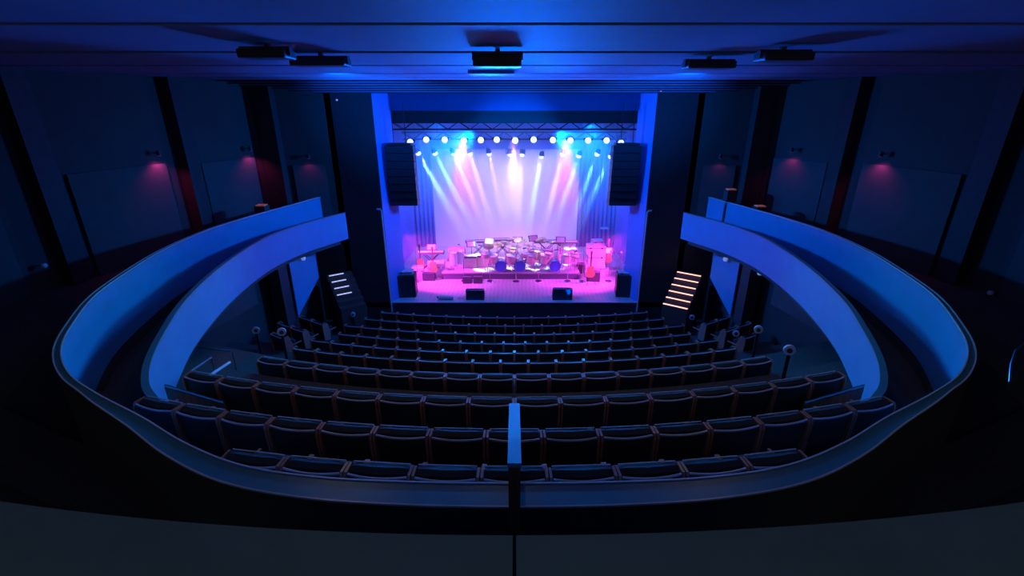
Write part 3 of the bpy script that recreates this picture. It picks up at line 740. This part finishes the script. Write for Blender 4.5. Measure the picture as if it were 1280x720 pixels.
# ------------------------------------------------------------------ stage equipment
RZ = SF+.30
RY0 = 18.45
t = thing('stage_riser', 'wide low platform under the drums and amplifiers in mid stage', 'riser', (0, 0, 0))
bm = nb(); box(bm, (-.15, 19.95, RZ-.03), (5.7, 3.0, .06)); obj('deck', bm, M['riser'], t)
bm = nb(); box(bm, (-.15, 19.95, (SF+RZ)/2-.03), (5.64, 2.94, .24)); obj('skirt', bm, M['riserside'], t)
R2 = RZ
def cymbal_p():
    t = thing('cymbal_stand', '', 'cymbal')
    bm = nb(); cyl(bm, (0, 0, .25), (0, 0, 1.05), .012, seg=8)
    for k in range(3):
        a = k*2*PI/3+.3; cyl(bm, (0, 0, .38), (.28*math.cos(a), .28*math.sin(a), .01), .010, seg=6)
    obj('stand', bm, M['chrome'], t)
    bm = nb(); rot = Matrix.Rotation(math.radians(14), 3, 'X')
    lathe(bm, [(.0, .03), (.04, .028), (.05, .008), (.12, .004), (.22, -.012), (.22, -.018), (.12, -.004), (.0, 0)], (0, 0, 1.06), 24, rot); obj('cymbal', bm, M['brass'], t, True)
    return t
def drum_p(r, h, leg, m, axis='Z'):
    nm = 'bass_drum' if axis == 'Y' else 'drum'
    t = thing(nm, '', 'drum')
    rot = Matrix.Rotation(math.radians(90), 3, 'X') if axis == 'Y' else Matrix.Rotation(math.radians(8), 3, 'X')
    cz = r+.02 if axis == 'Y' else leg
    off = Vector((0, h/2, cz)) if axis == 'Y' else Vector((0, 0, cz))
    bm = nb(); lathe(bm, [(0, 0), (r, 0), (r, h), (0, h)], off, 28, rot); obj('shell', bm, m, t, True)
    for zz in (-.004, h):
        bm = nb(); lathe(bm, [(0, zz), (r*.96, zz), (r*.96, zz+.004), (0, zz+.004)], off, 28, rot); obj('drum_head', bm, M['drumblue'] if axis == 'Y' else M['drumwhite'], t, True)
        bm = nb(); lathe(bm, [(r*.95, zz-.012), (r*1.03, zz-.012), (r*1.03, zz+.016), (r*.95, zz+.016), (r*.95, zz-.012)], off, 28, rot); obj('hoop', bm, M['chrome'], t, True)
    bm = nb()
    for k in range(3):
        a = k*2*PI/3+.5
        if axis == 'Y':
            if k == 2: continue
            q = -1 if k else 1; cyl(bm, (q*r*.7, h*.3, cz*.5), (q*r*1.15, h*.55, .0), .01, seg=6)
        else: cyl(bm, (r*math.cos(a), r*math.sin(a), cz+h*.5), (r*1.08*math.cos(a), r*1.08*math.sin(a), 0), .01, seg=6)
    obj('leg', bm, M['chrome'], t)
    return t
def mic_p():
    t = thing('microphone_stand', '', 'microphone stand')
    bm = nb(); cyl(bm, (0, 0, .02), (0, 0, 1.3), .012, seg=8); lathe(bm, [(0, 0), (.14, 0), (.13, .02), (0, .03)], (0, 0, 0), 18); obj('stand', bm, M['chrome'], t)
    bm = nb(); cyl(bm, (0, -.12, 1.27), (0, .5, 1.42), .009, seg=8); obj('boom', bm, M['chrome'], t)
    bm = nb(); cyl(bm, (0, .5, 1.42), (0, .66, 1.40), .022, .026, seg=10); obj('microphone', bm, M['ampdark'], t)
    return t
def music_p():
    t = thing('music_stand', '', 'music stand')
    bm = nb(); cyl(bm, (0, 0, .25), (0, 0, .84), .013, seg=8)
    for k in range(3):
        a = k*2*PI/3; cyl(bm, (0, 0, .32), (.25*math.cos(a), .25*math.sin(a), .01), .01, seg=6)
    obj('stand', bm, M['dmetal'], t)
    rot = Matrix.Rotation(math.radians(-28), 3, 'X')
    bm = nb(); box(bm, (0, 0, .90), (.44, .015, .28), rot); obj('desk', bm, M['ampdark'], t)
    bm = nb(); box(bm, (0, -.014, .905), (.34, .006, .22), rot); obj('sheet', bm, M['paper'], t)
    return t
def kb_p():
    t = thing('keyboard', '', 'keyboard')
    bm = nb(); box(bm, (0, 0, .74), (1.15, .34, .09), bev=.015); obj('body', bm, M['ampdark'], t)
    bm = nb(); box(bm, (0, .07, .79), (1.05, .16, .015)); obj('keys', bm, M['keys'], t)
    bm = nb()
    for y in (-.12, .12): cyl(bm, (-.35, y, .01), (.35, y, .70), .016, seg=8); cyl(bm, (.35, y, .01), (-.35, y, .70), .016, seg=8)
    obj('stand', bm, M['dmetal'], t)
    return t
def amp_p(m, w=.62, h=.55, d=.3, name='guitar_amplifier'):
    t = thing(name, '', 'amplifier')
    bm = nb(); box(bm, (0, 0, h/2), (w, d, h), bev=.02); obj('cabinet', bm, M['case'] if m is M['amp'] else m, t)
    bm = nb(); box(bm, (0, -d/2-.006, h*.42), (w-.07, .012, h*.68)); obj('speaker_cloth', bm, m, t)
    bm = nb(); box(bm, (0, -d/2-.006, h*.88), (w-.07, .014, h*.12)); obj('control_panel', bm, M['ampdark'], t)
    bm = nb(); tube(bm, [(-.12, 0, h), (-.10, 0, h+.035), (.10, 0, h+.035), (.12, 0, h)], .012, 6); obj('handle', bm, M['ampdark'], t)
    return t
def guitar_p():
    t = thing('guitar_on_stand', '', 'guitar')
    bm = nb()
    prof = [(-.10, .30), (-.17, .36), (-.19, .45), (-.14, .55), (-.12, .60), (-.15, .67), (-.12, .74), (0, .76), (.12, .74), (.15, .67), (.12, .60), (.14, .55), (.19, .45), (.17, .36), (.10, .30)]
    prism(bm, [(x, -.03, z) for x, z in prof], (0, .06, 0)); obj('body', bm, M['guitar'], t)
    bm = nb(); box(bm, (0, 0, 1.0), (.05, .03, .56)); box(bm, (0, 0, 1.31), (.08, .02, .14)); obj('neck', bm, M['stair'], t)
    bm = nb(); tube(bm, [(-.2, -.15, .01), (0, .02, .34), (.2, -.15, .01)], .012, 6); cyl(bm, (0, .02, .34), (0, .28, .01), .012, seg=6); obj('stand', bm, M['dmetal'], t)
    return t
CY = Proto(cymbal_p()); MI = Proto(mic_p()); MU = Proto(music_p()); KB = Proto(kb_p())
SN = Proto(drum_p(.18, .15, .62, M['drumred'])); TM = Proto(drum_p(.21, .32, .38, M['drumred'])); BD = Proto(drum_p(.24, .36, 0, M['drumblue'], 'Y'))
CG = Proto(drum_p(.15, .55, .25, M['drumwhite']))
AM = Proto(amp_p(M['amp'])); AD = Proto(amp_p(M['ampdark'], .55, .42, .3)); GU = Proto(guitar_p())
def fl(px, py, z, clampy=None):
    p = unproj(px, py, Z=z)
    if clampy: p.y = max(clampy[0], min(clampy[1], p.y))
    return p
A1 = (18.65, 21.2)
# blue bass drums and kit pieces
def side_of(px): return 'white-lit' if px < 643 else 'orange-lit'
for px, py, lb in ((650, 341, 'round blue bass drum in the middle of the riser'), (694, 342, 'round blue bass drum towards the orange-lit stairs'), (626, 340, 'blue bass drum just beside the middle one, white-lit side')):
    BD.put(fl(px, py, RZ, A1), 0, lb, 'drums on the riser')
for k, (px, py) in enumerate(((616, 343), (638, 345), (663, 344), (680, 343), (708, 344), (672, 334))):
    TM.put(fl(px, py, RZ, A1), .4*k, 'cream floor drum on the riser, %s drum from the white-lit side' % ORD[k+1], 'drums on the riser')
for k, (px, py) in enumerate(((606, 346), (657, 347), (686, 346), (718, 340), (641, 332))):
    SN.put(fl(px, py, RZ, A1), .7*k, 'small snare drum on legs on the riser, %s along from the white-lit side' % ORD[k+1], 'drums on the riser')
for k, (px, py) in enumerate(((568, 338), (576, 336), (707, 333), (715, 333))):
    CG.put(fl(px, py, RZ, A1), .3*k, 'tall pale conga drum at the riser end, %s from the white-lit side' % ORD[k+1], 'congas')
for k, (px, py) in enumerate(((611, 340), (622, 336), (632, 333), (645, 338), (660, 337), (668, 342), (682, 334), (690, 332), (702, 340), (640, 327), (655, 330), (676, 328))):
    CY.put(fl(px, py, RZ, A1), .5*k, 'bronze cymbal on a stand among the drums, %s from the white-lit side' % ORD[k+1], 'cymbals')
# amplifiers and cases
for k, (px, py) in enumerate(((588, 334), (603, 333), (668, 327), (683, 326))):
    AM.put(fl(px, py, RZ, A1), .0, 'cream fronted amplifier on the riser, %s from the white-lit side' % ORD[k+1], 'cream amplifiers')
def flight_case(loc, w, d, h, label, rz=0, m=None):
    t = thing('equipment_case', label, 'case', loc, rz)
    bm = nb(); box(bm, (0, 0, h/2), (w, d, h), bev=.012); obj('case_body', bm, m or M['case'], t)
    bm = nb(); box(bm, (0, 0, h*.72), (w+.012, d+.012, .02)); obj('lid_seam', bm, M['ampdark'], t)
    bm = nb()
    for q in (-1, 1): box(bm, (q*w*.3, -d/2-.008, h*.72), (.05, .02, .06))
    obj('latch', bm, M['chrome'], t)
for px, py, w, h, lb in ((546, 345, .7, .62, 'pale case standing before the riser, white-lit stairs side'), (562, 343, .55, .42, 'small pale case beside the riser corner, white-lit stairs side'),
                         (523, 347, .5, .5, 'grey case behind the stage-corner speaker, white-lit side')):
    p = fl(px, py, SF, (17.6, 21.5)); flight_case((min(p.x, -3.3), p.y, SF), w, .45, h, lb, .15)
pp = fl(744, 348, SF)
px_ = max(pp.x, 3.25)
flight_case((px_, 18.9, SF), .82, .5, .55, 'bottom pink-lit case of the tall stack near the orange-lit stairs', -.05)
flight_case((px_+.02, 18.9, SF+.55), .7, .45, .45, 'second case up in the tall stack near the orange-lit stairs', .03)
flight_case((px_+.0, 18.9, SF+1.0), .78, .45, .38, 'third case up in the tall stack near the orange-lit stairs', -.04)
flight_case((px_+.06, 18.9, SF+1.38), .45, .4, .2, 'small topmost case of the tall stack near the orange-lit stairs', .1)
for k, (px, py) in enumerate(((727, 345), (720, 349))):
    p = fl(px, py, SF, (17.9, 21)); AD.put((max(p.x, 2.95+.0*k)-(.0 if k == 0 else -.3), 18.3 if k else 19.3, SF), -.2, ('dark amplifier beside the tall case stack, farther back', 'dark amplifier beside the tall case stack, closer to the edge')[k], 'dark amplifiers')
p = fl(718, 330, RZ, A1); flight_case((2.3, 20.6, RZ), .7, .5, .55, 'pink-lit case on the riser end towards the orange-lit stairs')
p = fl(560, 330, RZ, A1); flight_case((-2.55, 20.2, RZ), .7, .5, .55, 'pink-lit case on the riser end towards the white-lit stairs')
# keyboards
for px, yk, z, lb in ((552, 19.9, SF, 'keyboard on a crossed stand beside the riser, white-lit side'), (598, 20.6, R2, 'keyboard on the riser, white-lit side'), (628, 20.9, R2, 'keyboard in the middle of the riser'), (683, 20.6, R2, 'keyboard on the riser, orange-lit side'), (706, 20.5, R2, 'keyboard at the riser end, orange-lit side')):
    p = unproj(px, 312, Y=yk); x = p.x
    if z == SF: x = min(x, -3.65)
    KB.put((x, yk, z), PI+.05, lb, 'keyboards')
# microphones and music stands
for k, (px, py, z) in enumerate(((527, 343, SF), (581, 349, SF), (613, 350, SF), (645, 352, SF), (673, 351, SF), (709, 350, SF), (728, 352, SF), (775, 352, SF), (757, 345, SF))):
    p = fl(px, py, z, (17.2, 18.25)); p.z = SF
    MI.put(p, (.4*k) % 6.28, 'thin microphone stand before the riser, %s from the white-lit side' % ORD[k+1], 'microphone stands')
for k, (px, py, z) in enumerate(((541, 333, SF), (590, 330, RZ), (612, 326, RZ), (647, 324, RZ), (666, 322, RZ), (700, 324, RZ), (757, 338, SF))):
    p = fl(px, py, z, (18.7, 21.3)); 
    if z == SF: p.x = min(p.x, -3.4) if p.x < 0 else max(p.x, 3.9)
    MU.put(p, .3*math.sin(k*2), 'music stand with pale sheets, %s from the white-lit side of the stage' % ORD[k+1], 'music stands')
for k, (x, y) in enumerate(((-3.95, 18.9), (-3.35, 18.5), (3.05, 17.9), (4.1, 19.8))):
    GU.put((x, y, SF), .2*(-1)**k, 'brown guitar on a low stand, %s from the white-lit side of the stage' % ORD[k+1], 'guitars on stands')
# tall lit panel lamp above the stack and a low white roll at the stage edge
t = thing('panel_lamp', 'small flat pink-lit lamp on a tall pole above the case stack', 'lamp', (3.95, 20.2, SF))
hh = unproj(755, 286, Y=20.2).z-SF
bm = nb(); cyl(bm, (0, 0, .02), (0, 0, hh), .016, seg=8); lathe(bm, [(0, 0), (.22, 0), (.2, .03), (0, .04)], (0, 0, 0), 18); obj('pole', bm, M['dmetal'], t)
bm = nb(); box(bm, (0, 0, hh+.03), (.36, .2, .06), bev=.01); obj('lamp_head', bm, M['paper'], t)
p = fl(556, 376, SF); t = thing('cable_roll', 'low pale rolled cable cover lying at the stage edge, white-lit side', 'cable cover', (p.x, 16.25, SF))
bm = nb(); tube(bm, [(-.25, 0, .07), (-.1, .02, .075), (.1, 0, .07), (.3, .03, .06)], .065, 10); obj('roll', bm, M['paper'], t, True)
bm = nb(); tube(bm, [(-.25, 0, .07), (-.3, 0, .12)], .03, 8); obj('strap', bm, M['ampdark'], t, True)
for px, lb in ((506, 'pink-lit box of small gear on top of the corner speaker, white-lit side'), ):
    flight_case((pL.x, 16.75, SF+.86), .5, .4, .12, lb, .1)
flight_case((pR.x, 16.75, SF+.86), .62, .42, .07, 'flat pink-lit case on top of the corner speaker, orange-lit side', -.1)

# ------------------------------------------------------------------ world, camera, render look
w = bpy.data.worlds.new('World'); sc.world = w; w.use_nodes = True
w.node_tree.nodes['Background'].inputs[0].default_value = (.36, .37, .30, 1); w.node_tree.nodes['Background'].inputs[1].default_value = .14
for o in list(sc.objects):
    if o.parent is None: o.location.z += ZO
cam = bpy.data.cameras.new('camera'); co = bpy.data.objects.new('camera', cam); C.objects.link(co)
cam.sensor_width = 36; cam.lens = 590/1280*36; cam.clip_start = .05; cam.clip_end = 200
co.location = (0, 0, ZO); co.rotation_euler = (math.radians(90-21), 0, 0); cam.shift_x = -3/1280
sc.camera = co
vs = sc.view_settings; vs.view_transform = 'Standard'; vs.look = 'None'; vs.exposure = 0; vs.gamma = 1; vs.use_curve_mapping = False
cy = sc.cycles
cy.use_denoising = True
cy.volume_step_rate = 4; cy.volume_preview_step_rate = 4; cy.max_bounces = 6; cy.volume_bounces = 1; cy.diffuse_bounces = 3; cy.glossy_bounces = 2
cy.sample_clamp_indirect = 4
